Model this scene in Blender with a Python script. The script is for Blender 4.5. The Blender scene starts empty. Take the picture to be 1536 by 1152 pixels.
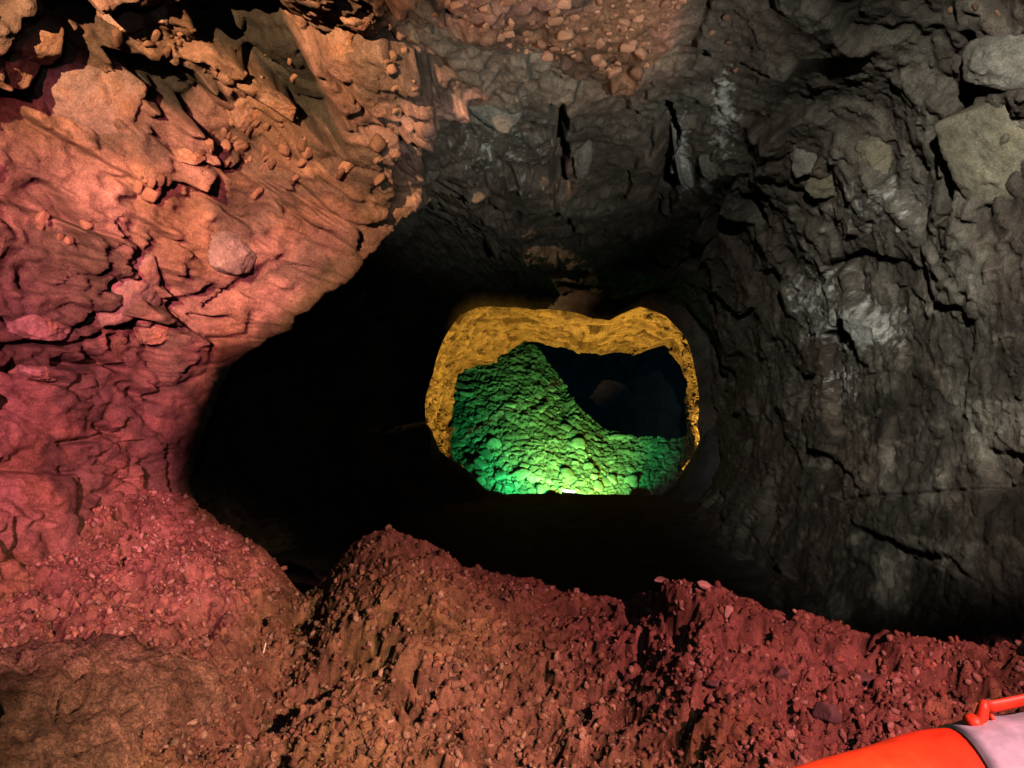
import bpy, math, random
import numpy as np
from mathutils import Vector, Quaternion, Matrix

C = bpy.context.scene.collection
SC = bpy.context.scene
CAMZ = 1.6
F = 1183.0            # focal length in photo pixels (photo 1536 wide)
# ------------------------------------------------------------------ camera
cam = bpy.data.cameras.new('camera'); camo = bpy.data.objects.new('camera', cam); C.objects.link(camo)
camo.location = (0, 0, CAMZ); camo.rotation_euler = (math.radians(90), 0, 0)
cam.sensor_width = 36; cam.lens = 36*F/1536; cam.clip_end = 200; cam.clip_start = 0.05
SC.camera = camo
# ------------------------------------------------------------------ world (underground: almost no sky light)
w = bpy.data.worlds.new('World'); SC.world = w; w.use_nodes = True
w.node_tree.nodes['Background'].inputs[0].default_value = (0.5, 0.55, 0.7, 1)
w.node_tree.nodes['Background'].inputs[1].default_value = 0.0
SC.view_settings.view_transform = 'Standard'; SC.view_settings.look = 'None'
SC.view_settings.exposure = 0; SC.view_settings.gamma = 1
SC.cycles.max_bounces = 4; SC.cycles.diffuse_bounces = 0; SC.cycles.glossy_bounces = 2
SC.cycles.caustics_reflective = False; SC.cycles.caustics_refractive = False

def px(u, v, y):
    return Vector(((u-768)/F*y, y, CAMZ-(v-576)/F*y))
def spot(name, loc, target, energy, color, size, blend=0.6, radius=0.04):
    l = bpy.data.lights.new(name, 'SPOT'); o = bpy.data.objects.new(name, l); C.objects.link(o)
    l.energy = energy; l.color = color; l.spot_size = math.radians(size); l.spot_blend = blend; l.shadow_soft_size = radius
    loc = Vector(loc); o.location = loc
    o.rotation_euler = (Vector(target)-loc).to_track_quat('-Z', 'Y').to_euler()
    return o
# ------------------------------------------------------------------ the cave's show lamps, plus added beam blockers and a fill
def R_(x, y, z): return (x, y, z+CAMZ)
def screen(lamp_loc, cut, axis='Z', turn=-58, r=.55, thick=.03):
    """an unseen curved slab added beside a lamp: its edge keeps the beam off the passage"""
    L0 = Vector(lamp_loc); ds = [(Vector(p)-L0).normalized() for p in cut]
    V, Q = [], []; nst = 8
    for d in ds:
        ax = Vector((0, 0, 1)) if axis == 'Z' else d.cross(Vector((0, 0, 1))).normalized()
        for k in range(nst):
            q = Quaternion(ax, math.radians(turn*k/(nst-1))) @ d
            V += [tuple(L0+q*r), tuple(L0+q*(r+thick))]
    for i in range(len(ds)-1):
        for k in range(nst-1):
            a0 = (i*nst+k)*2; a1 = a0+2; b0 = a0+nst*2; b1 = b0+2
            Q += [(a0, a1, b1, b0), (a0+1, b0+1, b1+1, a1+1)]
        a0 = i*nst*2; b0 = a0+nst*2; Q.append((a0, b0, b0+1, a0+1))
        a0 = (i*nst+nst-1)*2; b0 = a0+nst*2; Q.append((a0, a0+1, b0+1, b0))
    me = bpy.data.meshes.new('beam_blocker'); me.from_pydata(V, [], Q)
    o = bpy.data.objects.new('beam_blocker', me); C.objects.link(o); o['kind'] = 'structure'; SCREENS.append(me)  # added slab out of view, only stops lamp light
SCREENS = []
LA = R_(-1.75, -.25, 1.15)
spot('orange_lamp', LA, px(450, 205, 4.5), 2000, (1.0, .57, .30), 44, .9, .008)
screen(LA, [px(600, -400, 4), px(665, -160, 4.2), px(680, 90, 4.2), px(745, 178, 4.3), px(690, 225, 4.4), px(640, 285, 4.5), px(610, 310, 4.5), px(525, 374, 4.6), px(416, 482, 4.8), px(328, 540, 5.0), px(286, 666, 5.05), px(272, 740, 5.0), px(280, 900, 5.0), px(280, 1150, 4.5)])
spot('roof_rubble_lamp', R_(-0.9, 0.2, -0.5), px(800, -15, 3.4), 520, (1.0, .56, .35), 20, .3, .015)
LB = R_(-1.0, -.35, .6)
spot('red_lamp', LB, px(240, 590, 4.5), 1750, (1.0, .25, .33), 43, .9, .008)
screen(LB, [px(660, -100, 4.6), px(640, 150, 4.6), px(530, 370, 5.0), px(413, 490, 5.05), px(324, 550, 5.1), px(279, 676, 5.1), px(265, 735, 5.0), px(306, 790, 4.8), px(425, 846, 4.4), px(385, 940, 3.9), px(320, 1080, 3.2), px(330, 1300, 2.8), px(330, 1700, 2.6)])
LM = R_(1.75, .6, .5)
spot('red_mound_lamp', LM, px(790, 920, 3.7), 540, (1.0, .28, .27), 66, .6, .008)
screen(LM, [px(-500, 640, 4.2), px(0, 500, 4.4), px(250, 560, 4.6), px(285, 730, 4.6), px(400, 850, 4.4), px(500, 820, 4.2), px(585, 775, 4.0), px(640, 800, 4.0), px(700, 838, 4.0), px(800, 862, 4), px(930, 896, 3.9), px(1010, 855, 3.4), px(1200, 905, 3.2), px(1400, 945, 3), px(1600, 955, 2.8), px(1900, 930, 2.8), px(2600, 900, 2.6)], 'X', 50)
spot('foreground_lamp', R_(1.3, 0.15, .45), px(480, 1190, 2.6), 720, (1.0, .62, .33), 44, .9, .02)
spot('grey_lamp', R_(0.2, 0.0, .9), px(1435, 385, 3.0), 800, (1.0, .95, .82), 42, 1.0, .02)
spot('grey_roof_lamp', R_(0.9, 0.0, -0.3), px(870, 160, 4.1), 760, (1.0, .98, .86), 31, 1.0, .02)
pl = bpy.data.lights.new('fill_light', 'POINT'); po = bpy.data.objects.new('fill_light', pl); C.objects.link(po); po.location = R_(.2, -.8, .6); pl.energy = 20; pl.color = (.92, .95, 1.0); pl.shadow_soft_size = .15  # added weak fill that keeps some detail in the shadows
spot('amber_lamp', R_(1.70, 10.24, -1.9), R_(1.1, 10.8, 1.2), 520, (1.0, .56, .09), 112, .3, .01)
spot('amber_side_lamp', R_(.05, 10.24, -1.9), R_(-.7, 10.8, 1.0), 260, (1.0, .56, .09), 112, .4, .01)
spot('green_lamp', px(835, 764, 10.5), px(835, 706, 13.5), 900, (.05, 1.0, .24), 92, 1.0, .05)
spot('lime_lamp', px(885, 762, 10.5), px(860, 734, 12.2), 640, (.72, 1.0, .08), 66, 1.0, .05)
spot('teal_lamp', px(965, 668, 14.4), px(870, 520, 21), 60, (.03, .5, .7), 120, 1.0, .3)

# ------------------------------------------------------------------ noise
def _h(ix, iy, iz, seed):
    n = (ix.astype(np.uint32)*np.uint32(374761393) + iy.astype(np.uint32)*np.uint32(668265263)
         + iz.astype(np.uint32)*np.uint32(3266489917) + np.uint32((seed*2654435761) & 0xffffffff))
    n = (n ^ (n >> np.uint32(15)))*np.uint32(2246822519)
    n = (n ^ (n >> np.uint32(13)))*np.uint32(3266489917)
    n = n ^ (n >> np.uint32(16))
    return (n & np.uint32(0xffffff)).astype(np.float32)/np.float32(16777216)
def vnoise(p, seed=0):
    f = np.floor(p); t = (p-f).astype(np.float32); i = f.astype(np.int64)
    t = t*t*t*(t*(t*6-15)+10)
    out = 0
    for dx in (0, 1):
        wx = t[:, 0] if dx else 1-t[:, 0]
        for dy in (0, 1):
            wy = t[:, 1] if dy else 1-t[:, 1]
            for dz in (0, 1):
                wz = t[:, 2] if dz else 1-t[:, 2]
                out = out + wx*wy*wz*_h(i[:, 0]+dx, i[:, 1]+dy, i[:, 2]+dz, seed)
    return out*2-1
def fbm(p, scale, octs=4, seed=0, gain=0.5, ridged=False):
    a, s, out, tot = 1.0, 1.0/scale, 0, 0
    for k in range(octs):
        n = vnoise(p*s, seed+k*17)
        if ridged: n = 1-2*np.abs(n)
        out = out+a*n; tot += a; a *= gain; s *= 2.03
    return out/tot
def cells(p, scale, seed=0, jit=0.95):
    q = p/scale; b = np.floor(q-0.5).astype(np.int64)
    n = len(q)
    F1 = np.full(n, 9e9, np.float32); F2 = np.full(n, 9e9, np.float32)
    D = np.zeros((n, 3), np.float32); ID = np.zeros((n, 3), np.int64)
    for dx in (0, 1):
        for dy in (0, 1):
            for dz in (0, 1):
                c = b+np.array([dx, dy, dz])
                o = np.stack([_h(c[:, 0], c[:, 1], c[:, 2], seed+k) for k in (1, 2, 3)], 1)
                d = (q-c-0.5-(o-0.5)*jit).astype(np.float32)
                dd = np.sqrt((d*d).sum(1))
                m = dd < F1
                F2 = np.where(m, F1, np.minimum(F2, dd)); F1 = np.where(m, dd, F1)
                D[m] = d[m]; ID[m] = c[m]
    return F1, F2, D, ID
def facets(p, scale, seed=0, tilt=1.0):
    """blocky broken rock: every cell is a tilted plane. returns height (-1..1) and distance to the cell edge"""
    F1, F2, D, ID = cells(p, scale, seed)
    g = np.stack([_h(ID[:, 0], ID[:, 1], ID[:, 2], seed+k)-.5 for k in (11, 12, 13)], 1)
    r = _h(ID[:, 0], ID[:, 1], ID[:, 2], seed+14)-.5
    return r+tilt*2*(g*D).sum(1), F2-F1, r
def sstep(a, b, x):
    t = np.clip((x-a)/(b-a), 0, 1); return t*t*(3-2*t)
def inpoly(u, v, poly):
    """signed distance in pixels, positive inside"""
    poly = np.array(poly, float); d = np.full(u.shape, 1e9); ins = np.zeros(u.shape, bool)
    for k in range(len(poly)):
        ax, ay = poly[k]; bx, by = poly[(k+1) % len(poly)]
        ex, ey = bx-ax, by-ay
        t = np.clip(((u-ax)*ex+(v-ay)*ey)/(ex*ex+ey*ey+1e-9), 0, 1)
        d = np.minimum(d, np.hypot(u-ax-t*ex, v-ay-t*ey))
        c = ((ay > v) != (by > v)) & (u < (bx-ax)*(v-ay)/(by-ay+1e-12)+ax)
        ins ^= c
    return np.where(ins, d, -d)
def linedist(u, v, pts):
    d = np.full(u.shape, 1e9)
    for (ax, ay), (bx, by) in zip(pts[:-1], pts[1:]):
        ex, ey = bx-ax, by-ay
        t = np.clip(((u-ax)*ex+(v-ay)*ey)/(ex*ex+ey*ey+1e-9), 0, 1)
        d = np.minimum(d, np.hypot(u-ax-t*ex, v-ay-t*ey))
    return d

# ------------------------------------------------------------------ mesh helpers
def mesh_from(name, V, Q, col=None, smooth=False):
    me = bpy.data.meshes.new(name); k = Q.shape[1]
    me.vertices.add(len(V)); me.vertices.foreach_set('co', np.ascontiguousarray(V, np.float32).ravel())
    me.loops.add(Q.size); me.loops.foreach_set('vertex_index', np.ascontiguousarray(Q, np.int32).ravel())
    me.polygons.add(len(Q)); me.polygons.foreach_set('loop_start', np.arange(0, Q.size, k, dtype=np.int32))
    if smooth: me.polygons.foreach_set('use_smooth', np.ones(len(Q), bool))
    me.update(calc_edges=True)
    if col is not None:
        a = me.color_attributes.new('tint', 'FLOAT_COLOR', 'POINT')
        c = np.ones((len(V), 4), np.float32); c[:, :3] = col
        a.data.foreach_set('color', c.ravel())
    return me
def quads(nr, nc):
    i = np.arange(nr*nc).reshape(nr, nc)
    return np.stack([i[:-1, :-1], i[1:, :-1], i[1:, 1:], i[:-1, 1:]], -1).reshape(-1, 4)
def link(name, me, mat, parent=None):
    o = bpy.data.objects.new(name, me); C.objects.link(o)
    if mat is not None and not me.materials: me.materials.append(mat)
    if parent: o.parent = parent
    return o
def struct(o, kind='structure'):
    o['kind'] = kind; return o
def tag(o, label, cat, group=None):
    o['label'] = label; o['category'] = cat
    if group: o['group'] = group
    return o

# ------------------------------------------------------------------ materials
def nodes(mat):
    mat.use_nodes = True; nt = mat.node_tree; return nt, nt.nodes, nt.links, nt.nodes['Principled BSDF']
def rock_mat(name, base=None, attr=None, rough=.78, bump=.35, scale=1.0, var=.45, spec=.35, hue=None, rnd=0.0):
    m = bpy.data.materials.new(name); nt, N, L, B = nodes(m)
    tc = N.new('ShaderNodeTexCoord')
    def noise(s, d=8, r=.6):
        n = N.new('ShaderNodeTexNoise'); n.inputs['Scale'].default_value = s; n.inputs['Detail'].default_value = d; n.inputs['Roughness'].default_value = r
        L.new(tc.outputs['Object'], n.inputs['Vector']); return n
    if attr:
        a = N.new('ShaderNodeAttribute'); a.attribute_name = attr; colour = a.outputs['Color']
    else:
        a = N.new('ShaderNodeRGB'); a.outputs[0].default_value = (*base, 1); colour = a.outputs[0]
    n1 = noise(3.1*scale); n2 = noise(24*scale, 6, .7)
    def mulrange(src, lo, hi, a_, b_, col):
        r = N.new('ShaderNodeMapRange'); r.inputs[1].default_value = lo; r.inputs[2].default_value = hi
        r.inputs[3].default_value = a_; r.inputs[4].default_value = b_; L.new(src, r.inputs[0])
        mx = N.new('ShaderNodeMix'); mx.data_type = 'RGBA'; mx.blend_type = 'MULTIPLY'; mx.inputs[0].default_value = 1
        L.new(col, mx.inputs[6]); L.new(r.outputs[0], mx.inputs[7]); return mx.outputs[2]
    colour = mulrange(n1.outputs[0], .3, .7, 1-var, 1+var*.6, colour)
    colour = mulrange(n2.outputs[0], .3, .7, 1-var*.8, 1+var*.6, colour)
    n5 = noise(130*scale, 3, .7); colour = mulrange(n5.outputs[0], .32, .68, 1-var*.9, 1+var*.7, colour)
    if hue:
        n3 = noise(5.3*scale, 5, .6)
        r = N.new('ShaderNodeMapRange'); r.inputs[1].default_value = .48; r.inputs[2].default_value = .66; L.new(n3.outputs[0], r.inputs[0])
        mx = N.new('ShaderNodeMix'); mx.data_type = 'RGBA'; mx.blend_type = 'MULTIPLY'
        L.new(r.outputs[0], mx.inputs[0]); L.new(colour, mx.inputs[6]); mx.inputs[7].default_value = (*hue, 1); colour = mx.outputs[2]
    if rnd:
        oi = N.new('ShaderNodeObjectInfo'); colour = mulrange(oi.outputs['Random'], 0, 1, 1-rnd, 1+rnd, colour)
    L.new(colour, B.inputs['Base Color'])
    B.inputs['Specular IOR Level'].default_value = spec
    rr = N.new('ShaderNodeMapRange'); rr.inputs[1].default_value = .3; rr.inputs[2].default_value = .7
    rr.inputs[3].default_value = rough-.18; rr.inputs[4].default_value = min(1, rough+.15); L.new(n2.outputs[0], rr.inputs[0]); L.new(rr.outputs[0], B.inputs['Roughness'])
    b1 = N.new('ShaderNodeBump'); b1.inputs['Strength'].default_value = bump; b1.inputs['Distance'].default_value = .03/scale
    n4 = noise(55*scale, 8, .72); L.new(n4.outputs[0], b1.inputs['Height'])
    L.new(b1.outputs[0], B.inputs['Normal'])
    return m
def plain(name, col, rough=.5, metal=0, emit=0, var=0.0):
    m = bpy.data.materials.new(name); nt, N, L, B = nodes(m)
    B.inputs['Base Color'].default_value = (*col, 1); B.inputs['Roughness'].default_value = rough; B.inputs['Metallic'].default_value = metal
    if var:
        tc = N.new('ShaderNodeTexCoord'); n = N.new('ShaderNodeTexNoise'); n.inputs['Scale'].default_value = 22; n.inputs['Detail'].default_value = 7
        L.new(tc.outputs['Object'], n.inputs['Vector'])
        r = N.new('ShaderNodeMapRange'); r.inputs[1].default_value = .3; r.inputs[2].default_value = .7; r.inputs[3].default_value = 1-var; r.inputs[4].default_value = 1; L.new(n.outputs[0], r.inputs[0])
        mx = N.new('ShaderNodeMix'); mx.data_type = 'RGBA'; mx.blend_type = 'MULTIPLY'; mx.inputs[0].default_value = 1
        mx.inputs[6].default_value = (*col, 1); L.new(r.outputs[0], mx.inputs[7]); L.new(mx.outputs[2], B.inputs['Base Color'])
        b = N.new('ShaderNodeBump'); b.inputs['Strength'].default_value = .12; b.inputs['Distance'].default_value = .01
        L.new(n.outputs[0], b.inputs['Height']); L.new(b.outputs[0], B.inputs['Normal'])
    if emit:
        B.inputs['Emission Color'].default_value = (*col, 1); B.inputs['Emission Strength'].default_value = emit
    return m
M_shell = rock_mat('cave_rock', attr='tint', bump=.7, rough=.92, spec=.2)
M_earth = rock_mat('red_earth', attr='tint', rough=.9, bump=.6, scale=1.6, spec=.15)
M_arch = rock_mat('arch_rock', attr='tint', rough=.8, bump=.5, spec=.2)
M_green = rock_mat('talus_rock', attr='tint', rough=.85, bump=.4, scale=.6)
M_dust = rock_mat('ochre_boulder', base=(.36, .22, .155), bump=.4, rough=.85, hue=(.95, .72, .55), scale=1.3)
M_pink = rock_mat('pink_boulder', base=(.34, .235, .20), bump=.35, rough=.8, hue=(1, .8, .6), scale=1.3)
M_gpink = rock_mat('greyish_boulder', base=(.24, .185, .165), bump=.45, rough=.8)
M_grey = rock_mat('grey_boulder', base=(.17, .16, .135), bump=.45, rough=.75)
M_olive = rock_mat('olive_slab', base=(.20, .18, .13), bump=.5, rough=.7, hue=(.7, .7, .6), scale=1.2)
M_stone = rock_mat('loose_stone', base=(.29, .165, .11), bump=.5, rough=.92, scale=3, rnd=.45, spec=.1)
M_earthst = rock_mat('earthy_stone', base=(.25, .15, .115), bump=.5, rough=.9, scale=3, rnd=.3)
for me_ in SCREENS: me_.materials.append(M_grey)
M_block = rock_mat('talus_block', base=(.30, .30, .26), bump=.45, rough=.85, scale=1.2, rnd=.35)

# ------------------------------------------------------------------ near cave shell
AX, AZ = (845-768)/F, -(605-576)/F            # the passage axis, slope per metre of depth
ang = [-60, -40, -20, 0, 20, 45, 70, 90, 105, 115, 122, 128, 141, 150, 164.5, 173.7, 186.8, 191.6, 200, 215, 240]
mouth_px = [480, 450, 430, 430, 440, 460, 425, 400, 392, 386, 387, 392, 391, 400, 431, 503, 549, 572, 570, 600, 600]
rim_pts = [(1052, 682), (1046, 640), (1043, 560), (1030, 510), (1000, 475), (960, 460), (935, 470), (915, 480), (890, 478), (850, 467), (800, 465), (760, 461), (720, 460), (690, 473), (665, 510), (650, 560), (638, 600), (640, 640), (660, 680), (700, 705), (730, 737), (790, 746), (830, 738), (860, 748), (905, 753), (940, 751), (990, 742), (1015, 722), (1035, 690)]
inner_pts = [(1022, 700), (1027, 660), (1029, 600), (1033, 572), (1022, 548), (1008, 532), (996, 517), (960, 530), (900, 535), (870, 533), (830, 523), (797, 511), (770, 521), (738, 543), (700, 550), (687, 565), (681, 620), (677, 685), (700, 740), (850, 790), (1000, 760)]
def polar(pts, n=1440):
    a = np.array([math.degrees(math.atan2(605-v, u-845)) for u, v in pts]); r = np.array([math.hypot(u-845, v-605) for u, v in pts])
    o = np.argsort(a); a, r = a[o], r[o]
    return lambda th: np.interp((th+180) % 360-180, np.r_[a-360, a, a+360], np.r_[r, r, r])
rim_r = polar(rim_pts); inner_r = polar(inner_pts)
def per(vals):
    a = np.array(ang, float); vals = np.array(vals, float)
    o = np.argsort(a); a, vals = a[o], vals[o]
    return lambda th: np.interp((th+180) % 360-180, np.r_[a-360, a, a+360], np.r_[vals, vals, vals])
def ring(y, th):
    pass
rY = [-3.5, 1.2, 3.0, 3.7, 5.0, 5.5, 8.0, 9.92, 10.0]
#            -60  -40  -20    0   20   45   70   90  105  115  122  128  141  150 164.5 173 187 191.6 200 215 240
rings = [
 per([2.2, 2.2, 2.2, 2.2, 2.2, 2.4, 2.4, 2.4, 2.4, 2.6, 2.7, 2.8, 3.0, 3.1, 3.2, 3.2, 3.2, 3.2, 3.2, 3.0, 2.6]),
 per([2.0, 2.0, 1.85, 1.80, 1.9, 2.1, 1.95, 1.85, 1.9, 2.1, 2.3, 2.6, 2.9, 3.0, 3.1, 3.1, 3.1, 3.1, 3.1, 2.9, 2.4]),
 per([1.95, 1.95, 1.80, 1.75, 1.83, 2.0, 1.78, 1.66, 1.70, 1.86, 2.1, 2.4, 2.9, 3.0, 3.1, 3.1, 3.0, 3.0, 2.9, 2.8, 2.3]),
 per([1.95, 1.95, 1.82, 1.77, 1.85, 2.0, 1.80, 1.68, 1.72, 1.84, 2.0, 2.25, 2.85, 2.95, 2.85, 2.8, 2.75, 2.7, 2.7, 2.7, 2.3]),
 per(np.array(mouth_px)*5.0/F),
 per(np.array(mouth_px)*5.0/F + np.array([0, 0, 0, 0, 0, 0, 0, -.03, -.03, 0, .25, .5, .6, .6, .6, .6, .6, .6, .6, .5, .3])),
 per([1.9, 1.85, 1.8, 1.76, 1.8, 1.85, 1.6, 1.42, 1.5, 1.7, 2.0, 2.3, 2.4, 2.4, 2.5, 2.5, 2.5, 2.5, 2.4, 2.3, 2.1]),
 lambda th: rim_r(th)*10/F+.24,
 lambda th: rim_r(th)*10/F]
NT, NY = 1760, 760
th = np.linspace(-62, 236, NT)
yy = np.concatenate([np.linspace(-3.5, 1.0, 40, endpoint=False), np.geomspace(1.0, 9.4, 660, endpoint=False), np.linspace(9.4, 10.0, 60)]); NY = len(yy)
RR = np.array([r(th) for r in rings])                       # rings x NT
Rg = np.empty((NY, NT))
for j in range(NT): Rg[:, j] = np.interp(yy, rY, RR[:, j])
TH, YY = np.meshgrid(np.radians(th), yy)
def tube(Rg, TH, YY):
    return np.stack([AX*YY+Rg*np.cos(TH), YY, AZ*YY+Rg*np.sin(TH)], -1).reshape(-1, 3)
P = tube(Rg, TH, YY)
def uv(P):
    y = np.maximum(P[:, 1], .3); return 768+F*P[:, 0]/y, 576-F*P[:, 2]/y
u, v = uv(P)
front = P[:, 1] > .6
er = np.stack([np.cos(TH), np.zeros_like(TH), np.sin(TH)], -1).reshape(-1, 3)
thd = np.degrees(TH).ravel(); yv = YY.ravel()
warp = np.stack([fbm(P, .5, 3, s) for s in (3, 5, 7)], 1)*.035+np.stack([fbm(P, .045, 2, s) for s in (13, 15, 17)], 1)*.008
Pw = P+warp
# strata tilt: stretch cells along a dipping direction
def stretch(P, d, k):
    d = np.array(d, float); d /= np.linalg.norm(d); return P-(1-1/k)*np.outer(P@d, d)
Pl = stretch(Pw, (.75, .3, -.5), 1.35)
Pr = stretch(Pw, (.2, .9, -.12), 1.4)
left = sstep(95, 125, thd)
def fac2(sc, seed, tl, off=None):
    A_ = facets(Pl if off is None else Pl+off, sc, seed, tl); B_ = facets(Pr if off is None else Pr+off, sc*.9, seed+40, tl)
    m = left > .5+.5*fbm(P, .3, 3, seed+9)
    return tuple(np.where(m, x, y) for x, y in zip(A_, B_))
f1, e1, r1 = fac2(.60, 21, .75)
f2, e2, r2 = fac2(.23, 22, .85, .07*f1[:, None])
f3, e3, r3 = facets(Pw, .085, 23, 1.0)
lowleft = sstep(175, 186, thd)*(thd < 240)                       # the smooth pink lower wall
amp_rim = sstep(10.0, 9.75, yv)*.9
amp_mouth = 1-.62*left*np.exp(-((yv-5.05)/.45)**2)
amp_near = sstep(.4, 2.4, yv)*.6+.4
a_ = amp_rim*amp_mouth*amp_near
f4, e4, r4 = facets(Pw, .042, 24, 1.0)
big = (.15+.05*left)*f1*(1-.4*lowleft)
mid = (.045+.08*left)*f2*(1-.4*lowleft)*(.5+.8*sstep(-.2, .3, fbm(P, .8, 3, 43)))
sm_mask = sstep(-.25, .35, fbm(P, .7, 3, 41))*(1-.7*lowleft)
small = ((.022+.022*left)*f3+.012*f4)*(.25+.75*sm_mask)
ckm = left*(.35+.65*sstep(-.15, .15, fbm(P, .6, 3, 45)))+.15*(1-left)
crack = -ckm*(.12*np.exp(-e1/.028)+.075*np.exp(-e2/.04)*(1-.3*lowleft))
rsm = sstep(0, 60, inpoly(u, v, [(1180, 640), (1330, 520), (1350, 420), (1800, 430), (1800, 1300), (1100, 1100)]))*front
mid = mid*(1-.7*rsm); small = small*(1-.75*rsm); big = big*(1-.3*rsm)
disp_in = a_*(big+mid+small+crack) + (.02+.08*(1-left))*a_*fbm(P, .42, 7, 51, .58) + .008*amp_rim*fbm(P, .05, 3, 61) + .05*a_*lowleft*fbm(P, .45, 3, 71)
def smooth(a, nr, nc):
    a = a.reshape(NY, NT)
    for _ in range(nr): a = np.vstack([a[:1], .25*a[:-2]+.5*a[1:-1]+.25*a[2:], a[-1:]])
    for _ in range(nc): a = np.hstack([a[:, :1], .25*a[:, :-2]+.5*a[:, 1:-1]+.25*a[:, 2:], a[:, -1:]])
    return a.ravel()
rl = sstep(.35, .65, left)
f5, e5, r5 = facets(P*np.array([1, 1, 1.5]), .15, 27, 1.2)
disp_in = (1-rl)*smooth(disp_in, 7, 4)+rl*smooth(disp_in, 1, 1)+a_*(.008*f4+.007*fbm(P, .06, 4, 63)+.014*(1-rl)*f3+rl*sstep(-.15, .25, fbm(P, .5, 3, 67))*(.05*f5-.04*np.exp(-e5/.045)))
# authored forms (metres towards the passage)
def band(poly, h, soft=6): return h*sstep(-soft, soft, inpoly(u, v, poly))*front
wob = 14*fbm(P, .22, 3, 81); u0, v0 = u.copy(), v.copy(); u = u+wob; v = v+14*fbm(P, .22, 3, 83)
slab_a = [(255, -60), (330, -60), (440, 60), (505, 165), (505, 205), (455, 180), (380, 120), (300, 70)]
slab_b = [(165, 75), (235, 95), (300, 125), (330, 160), (315, 190), (240, 165), (195, 125)]
slab_c = [(60, 0), (190, -10), (150, 40), (110, 30)]
rub = [(630, -80), (645, 20), (690, 52), (760, 70), (830, 95), (865, 130), (950, 145), (965, 100), (1010, 70), (1045, -80)]
disp_in += band(slab_a, -.27)+band(slab_b, -.22)+band(slab_c, -.15)+band(rub, .04, 10)
disp_in += band([(832, 165), (850, 165), (852, 290), (836, 290)], -.22, 5)+band([(998, 160), (1008, 160), (1006, 320), (975, 320)], -.16, 5)
disp_in += band([(1440, 60), (1454, 60), (1448, 180), (1425, 330), (1410, 330), (1425, 200)], -.15, 5)
# the corner where the red wall turns into the grey roof
disp_in += .16*sstep(-14, 4, inpoly(u, v, [(300, 100), (560, 60), (640, 110), (628, 190), (626, 272), (600, 310), (300, 600)]))*sstep(380, 520, u)*front
for pts, wd, dp in [([(0, 520), (60, 514), (110, 520), (165, 505)], 4, .16), ([(25, 545), (60, 565), (100, 575)], 5, .16), ([(95, 545), (130, 550), (160, 545)], 6, .14),
                    ([(140, 535), (180, 550), (205, 557)], 5, .14), ([(160, 640), (190, 652), (208, 632)], 4, .12), ([(105, 665), (150, 660)], 3, .1),
                    ([(220, 590), (250, 600)], 6, .12), ([(242, 410), (275, 440)], 10, .15), ([(230, 455), (280, 468)], 8, .14), ([(255, 670), (262, 740)], 3, .08),
                    ([(25, 780), (28, 830), (60, 870)], 4, .12), ([(1240, 748), (1330, 745), (1430, 736), (1560, 728)], 2.2, .03), ([(1255, 400), (1265, 392)], 9, .12),
                    ([(1128, 305), (1140, 330)], 12, .2), ([(110, 700), (118, 720)], 3, .1), ([(20, 690), (30, 700)], 4, .1), ([(300, 480), (345, 478)], 3, .1), ([(318, 465), (350, 440)], 3, .1)]:
    d = linedist(u0+.4*wob, v0, pts); disp_in -= dp*np.exp(-(d/wd)**2)*front
u, v = u0, v0
Pg = P.reshape(NY, NT, 3); nn_ = np.cross(np.gradient(Pg, axis=0), np.gradient(Pg, axis=1)).reshape(-1, 3); nn_ /= np.linalg.norm(nn_, axis=1)[:, None]+1e-9
nn_ *= np.sign(-(nn_*er).sum(1))[:, None]
DD = -er+np.array([0, -.55, 0])*sstep(9.6, 8.5, yv)[:, None]; DD /= np.linalg.norm(DD, axis=1)[:, None]
kn = (rl*sstep(4.95, 4.6, yv)*.3)[:, None]; DD = DD*(1-kn)+nn_*kn; DD /= np.linalg.norm(DD, axis=1)[:, None]
Pd = P+DD*disp_in[:, None]
# tints (the rock's own colours, with shade painted in on the dark slabs)
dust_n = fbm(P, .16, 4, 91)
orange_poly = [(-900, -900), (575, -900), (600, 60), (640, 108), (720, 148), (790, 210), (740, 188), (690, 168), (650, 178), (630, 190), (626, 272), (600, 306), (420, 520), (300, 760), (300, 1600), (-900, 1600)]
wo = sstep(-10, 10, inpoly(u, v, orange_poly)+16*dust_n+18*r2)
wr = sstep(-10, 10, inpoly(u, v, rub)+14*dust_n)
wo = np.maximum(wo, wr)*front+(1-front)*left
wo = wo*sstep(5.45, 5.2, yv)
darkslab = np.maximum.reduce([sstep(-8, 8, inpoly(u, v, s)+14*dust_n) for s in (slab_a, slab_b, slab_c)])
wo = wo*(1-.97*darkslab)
ochre = np.array([.37, .215, .135]); pinkr = np.array([.36, .21, .17]); grey = np.array([.165, .152, .125]); brown = np.array([.13, .105, .085]); slab_dark = np.array([.045, .048, .039]); white = np.array([.62, .63, .60])
t = sstep(-.3, .4, fbm(P, .45, 3, 95))[:, None]
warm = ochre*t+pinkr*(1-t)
t2 = sstep(-.2, .4, fbm(P, .5, 4, 97))[:, None]
pt = sstep(.02, .30, fbm(P, .32, 4, 121)+.25*r2)[:, None]*.8
warm = warm*(1-pt)+np.array([.135, .10, .078])*pt
cold = grey*t2+brown*(1-t2)
bl = sstep(-.05, .3, fbm(P*np.array([1., .55, 1.7]), .22, 4, 133))[:, None]
cold = cold*(1-rsm[:, None]*(.45-.95*bl))
cold = cold*(1-.95*darkslab[:, None])+slab_dark*.95*darkslab[:, None]  # slab tint: dark rock, with shade of the overhang put into the colour
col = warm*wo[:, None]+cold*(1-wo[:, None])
col = col*(1-.35*wr[:, None])
col *= (.78+.5*(r2[:, None]+.5)*.6+.25*(r3[:, None]))
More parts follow.
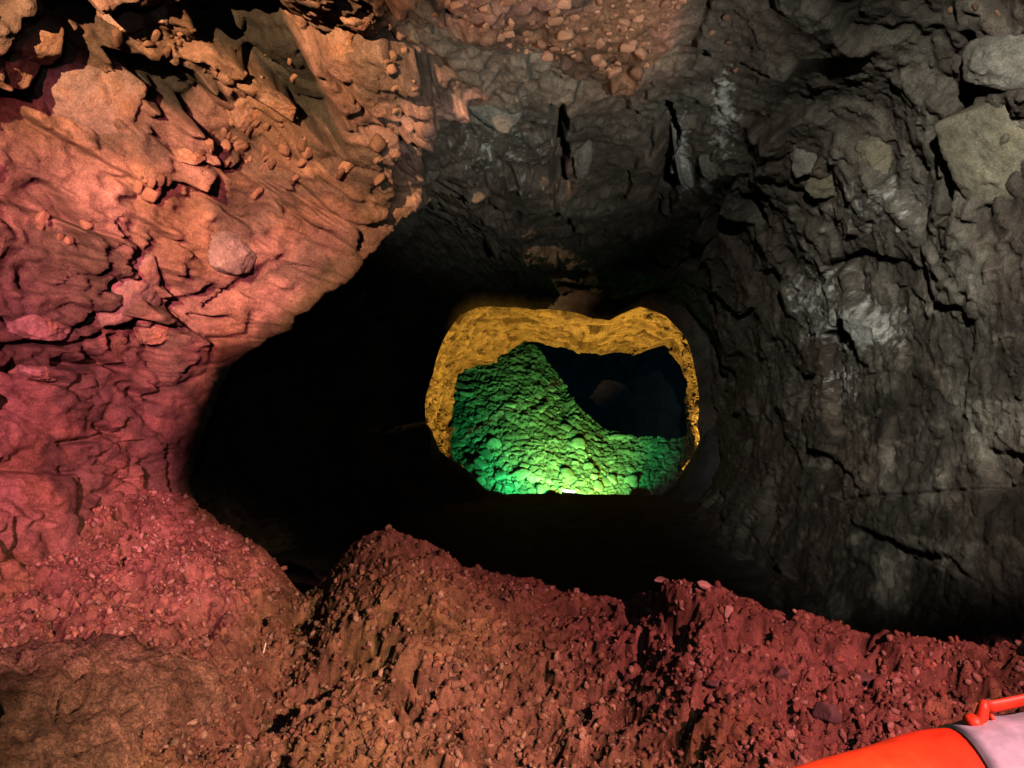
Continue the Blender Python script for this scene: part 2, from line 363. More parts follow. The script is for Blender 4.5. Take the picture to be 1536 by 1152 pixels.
# pale mineral crusts
wn = fbm(P*np.array([1, 1, 1]), .06, 4, 99)
crust = np.zeros(len(P))
for c_, rx, ry, s in [((1285, 490), 60, 34, 1), ((1225, 440), 55, 40, .55), ((1085, 175), 18, 60, .8), ((1020, 240), 14, 55, .7), ((1055, 285), 8, 26, .8), ((1300, 300), 60, 40, .35), ((760, 240), 100, 50, .25), ((1270, 570), 40, 35, .4), ((1330, 330), 90, 50, .25)]:
    crust = np.maximum(crust, s*np.exp(-((u-c_[0])/rx)**2-((v-c_[1])/ry)**2)*front)
wn2 = fbm(P, .022, 3, 101)
crust = sstep(.12, .55, crust*1.0+wn*.4+wn2*.6-.16)*.9*sstep(.02, .2, crust)
col = col*(1-crust[:, None])+white*crust[:, None]
S = Pd+np.array([0, 0, CAMZ])
idx = np.arange(NY*NT).reshape(NY, NT)
def sector(name, t0, t1):
    j0 = int(np.searchsorted(th, t0)); j1 = min(NT-1, int(np.searchsorted(th, t1)))
    ii = idx[:, j0:j1+1].ravel()
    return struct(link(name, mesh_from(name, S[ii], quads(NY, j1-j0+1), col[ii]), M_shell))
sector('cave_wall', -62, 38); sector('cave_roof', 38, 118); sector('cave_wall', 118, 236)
un, vn = uv(Pd)
def on_shell(uu, vv, ymax=9):
    """nearest shell vertex to a photo pixel: position and inward direction"""
    d = (un-uu)**2+(vn-vv)**2+1e6*((yv > ymax) | (yv < .8)); cand = np.argsort(d)[:1] if False else [int(np.argmin(d))]
    k = cand[0]
    return Vector(S[k]), Vector(-er[k])

# ------------------------------------------------------------------ floor: red earth mound, gully, dark passage floor
cu = np.array([-400, 0, 100, 200, 285, 330, 400, 450, 500, 550, 585, 640, 700, 760, 800, 870, 930, 972, 1000, 1015, 1060, 1120, 1200, 1290, 1340, 1400, 1440, 1490, 1536, 1800])
cv = np.array([700, 718, 722, 730, 742, 780, 820, 838, 830, 806, 790, 815, 850, 862, 870, 890, 903, 898, 872, 864, 875, 895, 915, 935, 945, 958, 955, 965, 960, 950])
cd = np.array([4.4, 4.5, 4.6, 4.6, 4.6, 4.5, 4.4, 4.35, 4.2, 4.05, 4.0, 4.0, 4.0, 4.0, 4.0, 3.9, 3.82, 3.74, 3.45, 3.4, 3.3, 3.25, 3.2, 3.1, 3.05, 3.0, 2.95, 2.9, 2.85, 2.6])
NA = 1500
aa = np.linspace(-1.05, .95, NA)
ya = np.concatenate([np.linspace(.9, 2.2, 90, endpoint=False), np.linspace(2.2, 4.7, 520, endpoint=False), np.geomspace(4.7, 10.20, 120)]); NR = len(ya)
A2, Y2 = np.meshgrid(aa, ya)
X2 = (A2*Y2).ravel(); y2 = Y2.ravel()
uu = 768+F*A2.ravel()
Dc = np.interp(uu, cu, cd); Vc = np.interp(uu, cu, cv); zc = -(Vc-576)/F*Dc
base = -1.50
fall = Dc-y2
us = np.linspace(-600, 2000, 2601); zs_ = -(np.interp(us, cu, cv)-576)/F*np.interp(us, cu, cd)
def blur(a, s_): k = np.exp(-.5*(np.arange(-3*s_, 3*s_+1)/s_)**2); return np.convolve(np.pad(a, 3*s_, mode='edge'), k/k.sum(), 'valid')
ds_ = np.interp(us, cu, cd); dA = np.interp(uu, us, blur(ds_, 60)); dB = np.interp(uu, us, blur(ds_, 150))
zb1 = np.interp(uu, us, blur(zs_, 60)); zb2 = np.interp(uu, us, blur(zs_, 150))
db1 = np.interp(uu, us, blur(np.interp(us, cu, cd), 90))
f01 = np.clip(fall/.35, 0, 1); f02 = np.clip((fall-.3)/.8, 0, 1)
zc = zc*(1-f01)+f01*(zb1*(1-f02)+zb2*f02)
feff = (1-f01)*fall+f01*((1-f02)*(dA-y2)+f02*(dB-y2)); shape = .36*feff+.05*np.sin(feff*2.2)
zf = np.where(fall > 0, zc-shape+.36*(Dc-db1)*f01*0, zc-.75*(-fall)-.25*fall*fall)
# flatten to the floor at both ends
zf = np.where(fall > 0, np.maximum(zf, base+.02), np.maximum(zf, base-.12*0))
zf = np.where(fall < 0, np.log(np.exp((zf-base)*9)+1)/9+base, zf)
vr = np.interp(uu, [600, 645, 660, 700, 730, 760, 790, 830, 860, 905, 940, 990, 1015, 1035, 1060, 1110], [600, 640, 678, 704, 735, 742, 746, 738, 747, 753, 750, 743, 722, 690, 640, 600])
zf = np.maximum(zf, base-.3+(-(vr-576)/F*10.15-base+.3)*sstep(8.9, 10.1, y2)*(y2 > 8.8))
P2 = np.stack([X2, y2, zf], 1)
# the gully left of the peak
gx = np.interp(y2, [2.4, 3.2, 3.7, 4.3, 4.8], [-1.15, -1.03, -1.02, -1.12, -1.2])
zf = zf-.19*np.exp(-((X2-gx)/.17)**2)*sstep(2.5, 3.3, y2)*sstep(5.0, 4.3, y2)
# raised shoulder under the fallen cone (below the frame)
zf = np.where((y2 < 2.15), zf+0*zf, zf)
zf = np.maximum(zf, -1.055-1.2*np.maximum(0, np.hypot((X2-1.15)/1.3, y2-1.55)-.42))
P2[:, 2] = zf
mnd = sstep(4.9, 4.3, y2)*.85+.15
hill = fbm(P2, .55, 3, 201)*.08-.22*np.clip(fbm(P2, .3, 3, 202)-.12, 0, 1)+fbm(P2, .17, 3, 203)*.045
g1, ge1, gr1 = facets(P2+.03*hill[:, None], .10, 205, .9)
g2, ge2, gr2 = facets(P2, .042, 206, .8)
g3, ge3, gr3 = facets(P2, .02, 207, .8)
clump = sstep(-.3, .35, fbm(P2, .35, 3, 208))
pit = -np.clip(fbm(P2, .14, 3, 215)-.15, 0, 1)*.42
lump = np.maximum(0, .42-np.minimum(.42, cells(P2, .062, 216)[0]))*.075
zz = hill+pit*clump+(g1*.024+lump*.9)*(.3+.7*clump)+g2*.02+g3*.012
def sm2(a, n):
    a = a.reshape(NR, NA)
    for _ in range(n):
        a = np.vstack([a[:1], .25*a[:-2]+.5*a[1:-1]+.25*a[2:], a[-1:]]); a = np.hstack([a[:, :1], .25*a[:, :-2]+.5*a[:, 1:-1]+.25*a[:, 2:], a[:, -1:]])
    return a.ravel()
zz = sm2(zz, 2)+.012*fbm(P2, .035, 4, 219)
nearcrest = np.exp(-(fall/.12)**2)
P2[:, 2] += zz*mnd*(1-.55*nearcrest)
e_red = np.array([.27, .145, .115]); e_och = np.array([.29, .19, .105]); e_dk = np.array([.14, .085, .07])
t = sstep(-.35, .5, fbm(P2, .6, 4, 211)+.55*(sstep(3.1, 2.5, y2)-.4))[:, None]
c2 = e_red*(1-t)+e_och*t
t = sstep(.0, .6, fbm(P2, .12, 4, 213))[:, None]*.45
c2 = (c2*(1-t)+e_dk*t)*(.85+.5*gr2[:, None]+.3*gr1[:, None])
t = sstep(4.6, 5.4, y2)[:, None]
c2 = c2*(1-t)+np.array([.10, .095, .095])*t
G = P2+np.array([0, 0, CAMZ])
last = G[-NA:].copy(); last[:, 1] += .015; last[:, 2] = CAMZ-2.7          # floor breaks off behind the rim; unseen skirt added to block amber light
G = np.vstack([G, last]); c2 = np.vstack([c2, c2[-NA:]])
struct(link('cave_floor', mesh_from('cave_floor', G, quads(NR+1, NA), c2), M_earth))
ug, vg = uv(P2); vis_front = fall > -.05
def on_floor(uq, vq, front_only=True):
    d = (ug-uq)**2+(vg-vq)**2+1e6*(~vis_front if front_only else False)
    return Vector(G[int(np.argmin(d))])
def floor_z(x, y):
    j = min(NA-1, max(0, int(round((x/y-aa[0])/(aa[1]-aa[0]))))); i = min(NR-1, int(np.searchsorted(ya, y)))
    return G[i*NA+j, 2]

# ------------------------------------------------------------------ amber rock arch behind the dark rim
NT3, NY3 = 1000, 240
th3 = np.linspace(-32, 218, NT3); y3 = np.linspace(10.0, 13.2, NY3)
r0 = rim_r(th3)*10/F; r1_ = r0+.10; r2_ = inner_r(th3)*12.7/F; r3_ = r2_+.9
R3 = np.empty((NY3, NT3))
for j in range(NT3): R3[:, j] = np.interp(y3, [10, 10.12, 12.7, 13.2], [r0[j], r1_[j], r2_[j], r3_[j]])
T3, Y3 = np.meshgrid(np.radians(th3), y3); P3 = tube(R3, T3, Y3)
er3 = np.stack([np.cos(T3), np.zeros_like(T3), np.sin(T3)], -1).reshape(-1, 3)
st = np.stack([P3[:, 0]*.45, P3[:, 1]*1.0, P3[:, 2]*.8], 1)+.12*np.stack([fbm(P3, .4, 3, s) for s in (301, 302, 303)], 1)
k1, ke1, kr1 = facets(st, .28, 311, .9); k2, ke2, kr2 = facets(st, .09, 312, .9)
yy3 = Y3.ravel(); am = sstep(10.0, 10.3, yy3)
d3 = am*(.08*k1+.03*k2)+(.25+.75*am)*(.05*fbm(P3, .25, 5, 321))-am*np.clip(fbm(st, .07, 3, 322)-.2, 0, 1)*.12
P3 = P3-er3*d3[:, None]
amb = np.array([.34, .26, .15]); ambd = np.array([.13, .09, .05])
t = sstep(.05, .4, fbm(st*np.array([1, 1, 2.6]), .13, 6, 331))[:, None]*.9
c3 = (amb*(1-t)+ambd*t)*(.85+.5*kr2[:, None])
arch = link('rock_arch', mesh_from('rock_arch', P3+np.array([0, 0, CAMZ]), quads(NY3, NT3), c3), M_arch); struct(arch)

# ------------------------------------------------------------------ far chamber: rubble slope and its dark shell
NX4, NY4 = 620, 420
ax4 = np.linspace(-.30, .42, NX4); y4 = np.linspace(10.02, 19.5, NY4)
A4, Y4 = np.meshgrid(ax4, y4); X4 = (A4*Y4).ravel(); yq = Y4.ravel(); uq = 768+F*A4.ravel()
c4u = [300, 560, 690, 760, 800, 845, 862, 880, 905, 950, 1000, 1035, 1100, 1300]
c4v = [460, 465, 470, 482, 512, 572, 600, 620, 642, 653, 660, 650, 640, 640]
c4d = [16.8, 16.8, 16.4, 16.2, 15.9, 15.2, 14.5, 14.2, 14.0, 13.6, 13.2, 13.2, 13.2, 13.2]
D4 = np.interp(uq, c4u, c4d); z4c = -(np.interp(uq, c4u, c4v)-576)/F*D4
tt = np.clip((yq-10.8)/(D4-10.8), 0, 1)
z0 = -2.15
z4 = z0+(z4c-z0)*(tt*.75+.25*tt*tt)
z4 = np.where(yq > D4, z4c-.55*(yq-D4), z4)
P4 = np.stack([X4, yq, z4], 1)
m1, me1, mr1 = facets(P4+.05*fbm(P4, .3, 2, 400)[:, None], .30, 401, .7); m2, me2, mr2 = facets(P4, .13, 402, .8)
P4[:, 2] += .022*m1+.025*m2-.045*np.exp(-me1/.035)-.035*np.exp(-me2/.05)+.05*fbm(P4, .8, 4, 403)
c4 = np.array([.30, .30, .26])*(.85+.5*mr1[:, None]+.4*mr2[:, None])
GS = P4+np.array([0, 0, CAMZ])
struct(link('rubble_slope', mesh_from('rubble_slope', GS, quads(NY4, NX4), c4), M_green))
u4, v4 = uv(P4); vis4 = (yq < D4)
th5 = np.linspace(0, 360, 300); y5 = np.linspace(12.75, 23.5, 160)
T5, Y5 = np.meshgrid(np.radians(th5), y5)
R5 = np.interp(Y5, [12.75, 13.6, 16, 19, 22, 23.3, 23.5], [2.6, 4.2, 5.4, 5.2, 3.6, 1.2, .0])
P5 = tube(R5, T5, Y5); er5 = np.stack([np.cos(T5), 0*T5, np.sin(T5)], -1).reshape(-1, 3)
w5 = np.abs(np.sin(T5/2)).ravel()
P5 = P5-er5*((.15*facets(P5, 1.6, 501)[0]+.12*facets(P5, .6, 502)[0]+.2*fbm(P5, .8, 4, 503))*sstep(0, .15, w5))[:, None]
struct(link('chamber_wall', mesh_from('chamber_wall', P5+np.array([0, 0, CAMZ]), quads(160, 300), np.tile([.16, .17, .17], (len(P5), 1))), M_green))

# ------------------------------------------------------------------ stones
def ico(sub):
    import bmesh
    bm = bmesh.new(); bmesh.ops.create_icosphere(bm, subdivisions=sub, radius=1)
    V = np.array([q.co[:] for q in bm.verts]); Fc = np.array([[q.index for q in f.verts] for f in bm.faces]); bm.free(); return V, Fc
ICO = {k: ico(k) for k in (1, 2, 3, 4, 5, 6)}
def rock_shape(seed, dims, sub=3, planes=11, rough=.03, sharp=40, rnd_=.25, col=None):
    rs = np.random.RandomState(seed); V, Fc = ICO[sub]
    n = rs.normal(size=(planes, 3)); n = np.vstack([n, np.eye(3), -np.eye(3)]); n /= np.linalg.norm(n, axis=1)[:, None]
    d = np.r_[rs.uniform(.62, 1.0, planes), rs.uniform(.75, 1.0, 6)]
    c = np.maximum(V@n.T, 1e-3)/d
    r = (np.sum(c**sharp, 1))**(-1/sharp)
    r = r*(1-rnd_)+rnd_*.85
    Q = V*r[:, None]
    q = Q+seed*3.71
    Q = Q+V*(rough*fbm(q, .5, 4, seed)+rough*.6*fbm(q, .12, 3, seed+5)+(rough*.7*facets(q, .45, seed+6)[0]+rough*.35*facets(q, .16, seed+7)[0] if sub > 4 else 0))[:, None]
    return Q*np.array(dims), Fc
def rock_mesh(name, seed, dims, mat, **k):
    sm = k.pop('smooth', False)
    V, Fc = rock_shape(seed, dims, **k); me = mesh_from(name, V, Fc, smooth=sm); me.materials.append(mat); return me
def orient(nrm, spin, tilt=0, rs=None):
    q = Vector(nrm).to_track_quat('Z', 'Y')
    return q @ Quaternion((0, 0, 1), spin)
def place(o, loc, q): o.rotation_mode = 'QUATERNION'; o.location = loc; o.rotation_quaternion = q
rng = random.Random(7)

def boulder(name, uu_, vv_, wpx, hpx, depth, seed, mat, label, cat='boulder', roll=0, sink=.42, sub=5, **k):
    k.setdefault('rough', .07); k.setdefault('rnd_', .12)
    """one rock set in the wall, wpx by hpx photo pixels, turned by roll degrees as seen from the cave"""
    p, inn = on_shell(uu_, vv_); y = p.y; s = y/F
    dims = (wpx/2*s, depth/2, hpx/2*s)
    o = link(name, rock_mesh(name, seed, dims, mat, sub=sub, **k), None)
    view = (p-Vector((0, 0, CAMZ))).normalized(); toward = (inn*.5-view*.5).normalized()
    q = (-toward).to_track_quat('Y', 'Z') @ Quaternion((0, 1, 0), math.radians(roll))
    place(o, p+toward*(depth*(.5-sink)-depth*.25), q)
    return tag(o, label, cat)
boulder('boulder', 118, 138, 205, 165, .40, 31, M_pink, 'large smooth pink boulder jutting from the upper left wall', roll=12, rough=.035, rnd_=.22)
boulder('boulder', 45, 62, 110, 90, .34, 32, M_dust, 'rounded brown boulder in the upper left corner above the pink boulder', roll=-10, rnd_=.35, rough=.04)
boulder('rock_block', 188, 32, 62, 46, .22, 33, M_pink, 'flat pink block near the top left, left one of two side by side', 'rock block', roll=-12)
boulder('rock_block', 243, 22, 52, 52, .22, 34, M_pink, 'upright pink block at the top edge beside the dark slab', 'rock block', roll=8)
boulder('boulder', 350, 380, 86, 82, .24, 35, M_gpink, 'round grey boulder in the middle of the left wall', rnd_=.35, roll=20, sink=.42, rough=.06)
boulder('rock_block', 240, 495, 66, 48, .22, 36, M_dust, 'orange block with a shadowed left end on the left wall', 'rock block', roll=-28)
boulder('rock_block', 370, 165, 62, 62, .22, 37, M_dust, 'diamond shaped orange block below the dark sloping slab', 'rock block', roll=40)
boulder('rock_block', 425, 158, 84, 34, .20, 38, M_dust, 'long flat orange block along the lower edge of the dark slab', 'rock block', roll=14)
boulder('rock_block', 287, 232, 48, 26, .16, 39, M_dust, 'flat topped orange stone in the loose rubble of the left wall', 'rock block', roll=-6)
boulder('rock_block', 62, 560, 64, 34, .18, 40, M_pink, 'low pink block above a black crack at the left edge', 'rock block', roll=8)
boulder('rock_block', 60, 492, 105, 48, .24, 41, M_pink, 'broad pinkish grey block above the long crack on the left wall', 'rock block', roll=-4)
boulder('rock_block', 132, 482, 52, 32, .18, 42, M_pink, 'small squarish pink block right of the broad block', 'rock block', roll=-4)
boulder('boulder', 190, 430, 120, 110, .28, 43, M_pink, 'pale pink boulder with vertical cracks on the left wall', roll=-25, rnd_=.3, rough=.05)
boulder('boulder', 540, 25, 100, 70, .26, 44, M_dust, 'bright orange boulder at the top edge left of the hanging rubble', roll=30, rough=.05)
boulder('boulder', 520, 62, 60, 90, .24, 45, M_dust, 'tall orange boulder below the bright boulder at the top', roll=-25, rough=.05)
boulder('boulder', 1512, 238, 190, 190, .36, 46, M_olive, 'large olive slab with pale scratches on the right wall', roll=-4, rough=.045)
boulder('boulder', 1500, 95, 130, 90, .26, 47, M_grey, 'smooth dark grey block above the olive slab', roll=4)
boulder('rock_block', 1305, 236, 66, 62, .20, 48, M_olive, 'pale angular stone on the right wall shelf', 'rock block', roll=20, planes=9, rnd_=.1)
boulder('rock_block', 1207, 235, 62, 64, .20, 49, M_grey, 'jagged brown stone left of the pale angular stone', 'rock block', roll=-10, rnd_=.1, rough=.07)
boulder('rock_block', 1240, 275, 70, 50, .20, 50, M_olive, 'dull olive stone below the jagged brown stone', 'rock block', roll=5)
boulder('rock_block', 735, 165, 95, 60, .2, 57, M_grey, 'grey angular block on the roof beside an orange wedge', 'rock block', roll=20)
# lava ribs
boulder('lava_rib', 875, 225, 34, 130, .16, 51, M_grey, 'brown curved lava rib hanging on the roof right of a dark cleft', 'lava rib', roll=8, rnd_=.45)
boulder('lava_rib', 1022, 235, 26, 140, .14, 52, rock_mat('crusted_rib', base=(.30, .30, .285), bump=.6, var=.7, scale=1.5), 'grey lava rib with white crust beside a dark slot', 'lava rib', roll=4, rnd_=.4)
boulder('lava_rib', 1062, 240, 34, 90, .14, 53, M_grey, 'dark stubby lava rib between the crusted rib and white streak', 'lava rib', roll=12, rnd_=.4)
# smooth ledge at the lower left
lp = px(120, 1085, 2.75)
ICO[7] = ico(7)
V, Fc = rock_shape(61, (.74, .62, .50), sub=7, planes=9, rough=.06, sharp=22, rnd_=.3)
nn = V/np.linalg.norm(V, axis=1)[:, None]; lf = facets(V+.05*fbm(V, .2, 2, 77)[:, None], .30, 78, .8)[0]
V = V+nn*(.05*lf+.03*facets(V, .11, 79, .9)[0]+.02*fbm(V, .25, 5, 9)-.10*np.clip(fbm(V, .10, 3, 12)-.22, 0, 1)-.03*np.clip(fbm(V, .035, 2, 13)-.2, 0, 1))[:, None]
me = mesh_from('boulder', V, Fc, smooth=True); me.materials.append(M_dust)
o = link('boulder', me, None); o.location = lp+Vector((-.12, .1, -.28)); o.rotation_euler = (0, .42, -.35)
me.materials.clear(); me.materials.append(rock_mat('pitted_ledge', base=(.37, .235, .175), bump=.9, rough=.85, hue=(.42, .38, .36), scale=.8, var=.75))
tag(o, 'big smooth pitted rock ledge in the lower left foreground', 'boulder')

KINDS = [rock_mesh('stone', 100+k, (1, rng.uniform(.65, .95), rng.uniform(.5, .85)), M_stone, sub=3, planes=9, rough=.05, rnd_=.12) for k in range(14)]
EKINDS = [rock_mesh('stone', 130+k, (1, rng.uniform(.6, .95), rng.uniform(.5, .8)), M_earthst, sub=3, planes=9, rough=.07, rnd_=.12) for k in range(10)]
BKINDS = [rock_mesh('talus_block', 160+k, (1, rng.uniform(.65, 1), rng.uniform(.2, .34)), M_block, sub=3, planes=8, rough=.05, rnd_=.1) for k in range(14)]
def stone(name, me, loc, size, nrm, label, cat, group=None):
    o = bpy.data.objects.new(name, me); C.objects.link(o)
    place(o, loc, orient(nrm, rng.uniform(0, 6.28)) @ Quaternion((1, 0, 0), rng.uniform(-.5, .5)))
    s = size*rng.uniform(.85, 1.15); o.scale = (s, s*rng.uniform(.8, 1), s*rng.uniform(.8, 1.1))
    return tag(o, label, cat, group)
# hanging rubble at the top
n = 0; tries = 0
rubpoly = [(640, -30), (650, 15), (700, 48), (830, 85), (950, 110), (1000, 60), (1040, -30)]
while n < 150 and tries < 3000:
    tries += 1
    a, b = rng.uniform(625, 1045), rng.uniform(-30, 120)
    if inpoly(np.array([a]), np.array([b]), rubpoly)[0] < -4: continue
    p, inn = on_shell(a, b); s = rng.choice([4, 5, 5, 6, 7, 8, 10, 13])*p.y/F
    stone('stone', rng.choice(KINDS), p+inn*s*.25, s, inn, 'small angular orange stone hanging in the rubble patch at the top of the roof', 'stone', 'stones in the hanging rubble'); n += 1
# loose rubble on the left wall
clusters = [((350, 215), 75, 30, 46), ((270, 265), 40, 20, 16), ((440, 240), 60, 45, 26), ((215, 270), 22, 18, 9), ((245, 60), 40, 25, 20), ((560, 240), 45, 45, 22), ((380, 105), 50, 30, 12), ((600, 90), 40, 40, 14), ((95, 350), 40, 20, 12)]
for (cx, cy), sx, sy, k in clusters:
    for i in range(int(k*.62)):
        p, inn = on_shell(rng.gauss(cx, sx*.6), rng.gauss(cy, sy*.6)); s = rng.choice([4, 6, 7, 9, 12, 16])*p.y/F
        stone('stone', rng.choice(KINDS), p+inn*s*.05, s, inn, 'small loose orange stone lodged among the rubble on the left wall', 'stone', 'loose stones on the left wall')
for a, b in [(1095, 60), (1092, 22), (1068, 45), (1105, 103), (1428, 12), (1465, 8), (1500, 16)]:
    p, inn = on_shell(a, b); stone('stone', rng.choice(KINDS), p+inn*.01, 7*p.y/F, inn, 'tiny pale stone stuck to the dark roof at upper right', 'stone', 'pale stones on the dark roof')
# mound stones
UPV = Vector((0, -.35, .95))
def mstone(a, b, spx, label, me, sc=(1, 1, 1), yaw=0):
    p = on_floor(a, b); s = spx*p.y/F
    o = bpy.data.objects.new('stone', me); C.objects.link(o); o.location = p+Vector((0, 0, s*.25)); o.scale = (s*sc[0], s*sc[1], s*sc[2]); o.rotation_euler = (.3, .2, yaw)
    return tag(o, label, 'stone')
pale = rock_mat('pale_stone', base=(.55, .42, .38), scale=4, var=.25); darkst = rock_mat('dark_stone', base=(.16, .12, .12), scale=3)
PM = [rock_mesh('stone', 180+k, (1, .8, .6), pale, sub=4, planes=8, rough=.05, rnd_=.1) for k in range(3)]
DM = [rock_mesh('stone', 190+k, (1, .9, .85), darkst, sub=4, planes=7, rough=.05, rnd_=.06) for k in range(3)]
mstone(1057, 882, 13, 'pale pink stone near the crest of the right hand mound', PM[0], (1, .8, .7), .4)
mstone(1090, 922, 13, 'slim pale stone standing below the pale pink stone on the right hand mound', PM[1], (.45, .6, 1.5), .2)
mstone(1244, 1076, 21, 'dark angular stone with a lit top edge above the orange cone', DM[0], (1, 1, 1), .6)
mstone(1170, 1015, 16, 'dark stone half buried left of the angular stone on the mound', DM[1], (1, .8, .8), 1.2)
mstone(1295, 1022, 16, 'dark flat stone lying on the right hand mound', DM[2], (1.2, .8, .5), .2)
mstone(824, 972, 11, 'small reddish stone in the middle of the mound', EKINDS[2], (1, 1, 1), .2)
mstone(988, 872, 10, 'whitish flat stone on the notch at the left of the right hand mound', PM[2], (1.2, .8, .5), 0)
mstone(1072, 1030, 12, 'brown lumpy stone left of the half buried dark stone', DM[1], (1, .8, .6), 2.2)
mstone(683, 1030, 11, 'purplish stone on the left half of the mound', EKINDS[5], (1, 1, 1), 1)
mstone(205, 825, 7, 'tiny pale stone on the red slope below the left wall', PM[0], (1, .7, .8), 1)
for a, b, s in [(380, 865, 9), (395, 870, 8), (300, 800, 9), (310, 795, 8), (365, 915, 8), (350, 890, 7), (430, 850, 8), (405, 885, 7)]:
    o = mstone(a, b, s, 'small reddish stone on the gravel slope beside the dark gully', rng.choice(EKINDS), yaw=rng.uniform(0, 6)); o['group'] = 'stones on the gravel slope'
# the white stick
me_v = []; me_f = []
def sweep(path, radii, nseg=10, cap=True):
    V = []; Q = []
    path = [Vector(p) for p in path]
    for i, p in enumerate(path):
        t = (path[min(i+1, len(path)-1)]-path[max(i-1, 0)]).normalized()
        a = t.cross(Vector((0, 1, 0.02))).normalized(); b = t.cross(a).normalized(); r = radii[i]; ra, rb = r if isinstance(r, tuple) else (r, r)
        for k in range(nseg):
            g = 2*math.pi*k/nseg; w_ = 1+(.012*math.sin(3*g+i*.55)+.009*math.sin(5*g-i*.9+1) if nseg > 30 else 0); V.append(p+a*ra*w_*math.cos(g)+b*rb*w_*math.sin(g))
    for i in range(len(path)-1):
        for k in range(nseg):
            Q.append((i*nseg+k, i*nseg+(k+1) % nseg, (i+1)*nseg+(k+1) % nseg, (i+1)*nseg+k))
    return V, Q, nseg, len(path)
def swept(name, path, radii, mat, parent=None, nseg=16, smooth=True):
    V, Q, ns, npth = sweep(path, radii, nseg)
    Q = [tuple(q) for q in Q]+[tuple(range(ns))[::-1], tuple(range((npth-1)*ns, npth*ns))]
    me = bpy.data.meshes.new(name); me.from_pydata([tuple(x) for x in V], [], Q)
    me.polygons.foreach_set('use_smooth', [smooth]*len(me.polygons)); me.update(); me.materials.append(mat)
    return link(name, me, None, parent)
sp = on_floor(393, 985)
tag(swept('stick', [sp+Vector((-.008, 0, -.01)), sp+Vector((.003, .004, .02)), sp+Vector((.012, .008, .06))], [.004, .0045, .003], plain('white_stick', (.8, .8, .78), .5), nseg=8), 'thin white stick poking out of the dark gully beside the mound', 'stick')

# gravel: uncountable crumbs on the mound, one object of kind stuff
rs = np.random.RandomState(5); SV, SF, SC_ = [], [], []; off = 0
protos = [rock_shape(300+k, (1, .5+.4*((k*7) % 5)/4, .4+.4*((k*3) % 4)/3), sub=1+k % 2, planes=6, rough=.12, rnd_=.0) for k in range(16)]
okm = np.where((fall > 0) & (y2 > 2.3))[0]
pick = rs.choice(okm, 30000)
pal = np.array([[.28, .135, .10], [.20, .10, .08], [.33, .20, .13], [.13, .085, .07], [.30, .19, .15], [.42, .30, .24]])
for k in pick:
    V, Fc = protos[rs.randint(16)]
    s = .0035+.02*rs.rand()**3.5
    a, b, c = rs.uniform(0, 6.28, 3)
    Rm = np.array(Matrix.Rotation(a, 3, 'X') @ Matrix.Rotation(b, 3, 'Y') @ Matrix.Rotation(c, 3, 'Z'))
    SV.append(V@Rm.T*s+G[k]+np.array([0, 0, s*.15])); SF.append(Fc+off); off += len(V)
    SC_.append(np.tile(pal[min(5, int(6.3*rs.rand()**1.3))]*(.8+.4*rs.rand()), (len(V), 1)))
me = mesh_from('gravel', np.vstack(SV), np.vstack(SF), np.vstack(SC_)); me.materials.append(M_earth)
struct(link('gravel', me, None), 'stuff')

# talus blocks lit green
ok4 = np.where(vis4 & (u4 > 660) & (u4 < 1060) & (v4 > 545) & (v4 < 765))[0]
wts = np.exp(-((yq[ok4]-11.0)/2.2)**2)+.12; wts /= wts.sum()
pk = rs.choice(ok4, 285, p=wts, replace=False)
for k in pk:
    s = rng.choice([.03, .04, .05, .06, .07, .09, .15])
    stone('talus_block', rng.choice(BKINDS), Vector(GS[k])+Vector((0, .0, .0*s)), s, Vector((rng.uniform(-.3, .3), -.6, .8)), 'angular grey block lying in the green lit rubble slope beyond the arch', 'rock block', 'blocks on the green lit slope')
# black lump on the rim
me = rock_mesh('boulder', 71, (.17, .16, .17), M_grey, sub=5, planes=9, rough=.05, rnd_=.5)
o = link('boulder', me, None); o.location = px(961, 750, 10.1); tag(o, 'black rounded lump standing on the lower rim of the lit opening', 'boulder')

# floodlight hidden behind the lower rim
fl = bpy.data.objects.new('floodlight', None); C.objects.link(fl); fl.location = px(853, 750, 10.5); fl.rotation_euler = (0, .12, .2)
tag(fl, 'glowing white floodlight peeking over the lower rim of the opening', 'floodlight')
def box(name, c, d, mat, parent, bev=.006):
    import bmesh
    bm = bmesh.new(); bmesh.ops.create_cube(bm, size=1)
    for q in bm.verts: q.co = Vector((q.co.x*d[0]+c[0], q.co.y*d[1]+c[1], q.co.z*d[2]+c[2]))
    bmesh.ops.bevel(bm, geom=bm.edges[:], offset=bev, segments=2, affect='EDGES')
    me = bpy.data.meshes.new(name); bm.to_mesh(me); bm.free(); me.materials.append(mat); return link(name, me, None, parent)
M_blk = plain('lamp_housing', (.05, .05, .05), .5)
box('housing', (0, 0, .02), (.20, .07, .16), M_blk, fl); box('lens', (0, .045, .03), (.17, .02, .19), plain('lit_lens', (.95, 1, .9), .3, 0, 6), fl)
box('bracket', (0, 0, -.12), (.20, .03, .12), M_blk, fl)

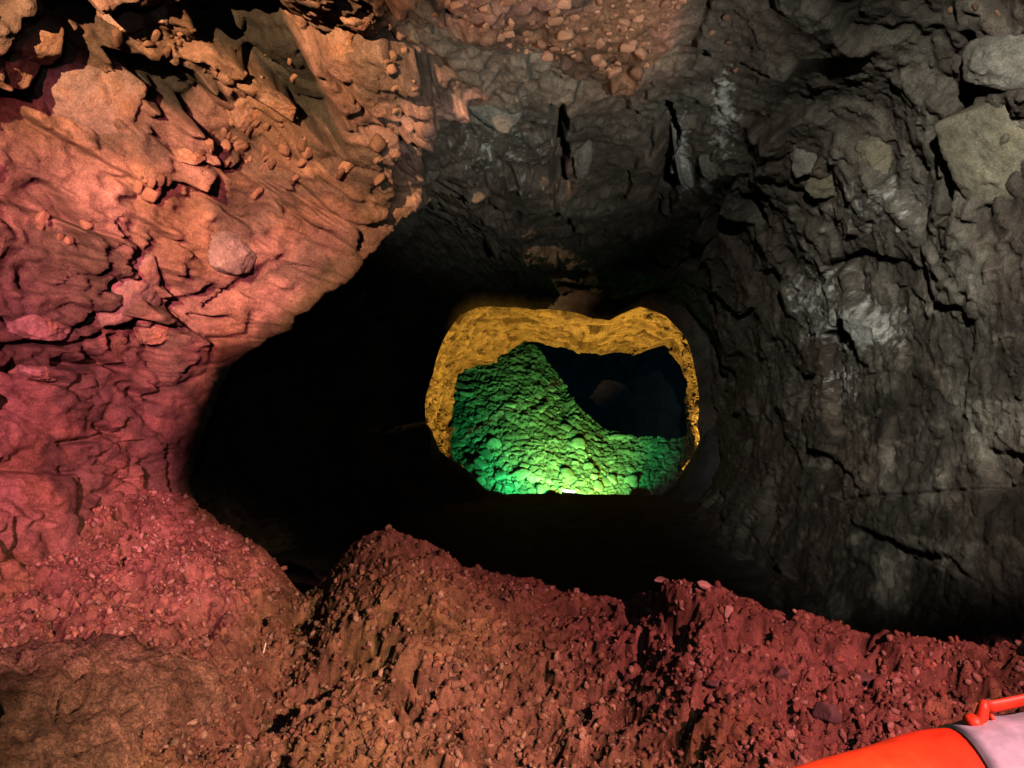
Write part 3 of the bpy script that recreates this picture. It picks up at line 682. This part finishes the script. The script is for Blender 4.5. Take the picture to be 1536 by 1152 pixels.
# ------------------------------------------------------------------ orange cone and strap, lower right
D = 1.6
M_or = plain('orange_plastic', (.66, .06, .016), .5, var=.45); M_ref = plain('reflective_band', (.38, .58, .70), .35, .1, var=.4)
cone = bpy.data.objects.new('traffic_cone', None); C.objects.link(cone); cone.location = px(1480, 1240, D)
tag(cone, 'bright orange cone lying on its side with a pale reflective band', 'traffic cone')
edge = [(1060, 1195), (1140, 1174), (1227, 1150), (1280, 1135), (1333, 1121), (1397, 1106), (1458, 1096.5), (1536, 1086), (1640, 1072), (1760, 1056)]
rad = [46, 62, 80, 90, 100, 112, 122, 134, 150, 168]
def cpath(extra=0):
    out = []
    for (a, b), r in zip(edge, rad): out.append((Vector(px(a+r*.22, b+r*.97, D+.02)), (r+extra)*D/F))
    return out
pr = cpath(); off_ = cone.location.copy()
def resample(pr, t0, t1, n):
    L_ = [0]
    for i in range(1, len(pr)): L_.append(L_[-1]+(pr[i][0]-pr[i-1][0]).length)
    out = []
    for k in range(n):
        t = t0+(t1-t0)*k/(n-1); s = t*L_[-1]; i = min(len(pr)-2, max(j for j in range(len(pr)) if L_[j] <= s+1e-9)); f_ = (s-L_[i])/(L_[i+1]-L_[i])
        out.append((pr[i][0].lerp(pr[i+1][0], f_)-off_, pr[i][1]*(1-f_)+pr[i+1][1]*f_))
    return out
a = resample(pr, 0, 1, 40)
b_ = swept('cone_body', [q for q, r in a], [r for q, r in a], M_or, cone, 48)
a = resample(cpath(5), .515, .90, 24)
swept('reflective_band', [q for q, r in a], [r for q, r in a], M_ref, cone, 48)
a = resample(cpath(0), .985, 1.0, 3); swept('cone_base', [q for q, r in a], [r*1.3 for q, r in a], M_or, cone, 24)
strap = bpy.data.objects.new('strap', None); C.objects.link(strap); strap.location = px(1475, 1090, D+.06)
tag(strap, 'orange plastic strap with a rounded end lying behind the orange cone', 'strap')
so = strap.location
def pp(a, b, d=.06): return px(a, b, D+d)-so
swept('strap_band', [pp(1474, 1061), pp(1490, 1060), pp(1510, 1056), pp(1540, 1049), pp(1580, 1038), pp(1640, 1025)], [(.012, .006), (.0135, .007), (.013, .007), (.0125, .007), (.0125, .007), (.012, .007)], M_or, strap, 16)
swept('strap_clip', [pp(1477, 1050, .05), pp(1475, 1062, .05), pp(1471, 1078, .05), pp(1466, 1092, .05), pp(1464, 1110, .05)], [.005, .012, .014, .022, .024], M_or, strap, 16)
swept('strap_tail', [pp(1486, 1072, .045), pp(1491, 1084, .045), pp(1497, 1104, .045)], [.005, .006, .006], M_or, strap, 10)
swept('strap_foot', [pp(1447, 1086, .05), pp(1450, 1085, .05), pp(1458, 1086, .05), pp(1466, 1088, .05)], [.008, .017, .021, .021], M_or, strap, 16)
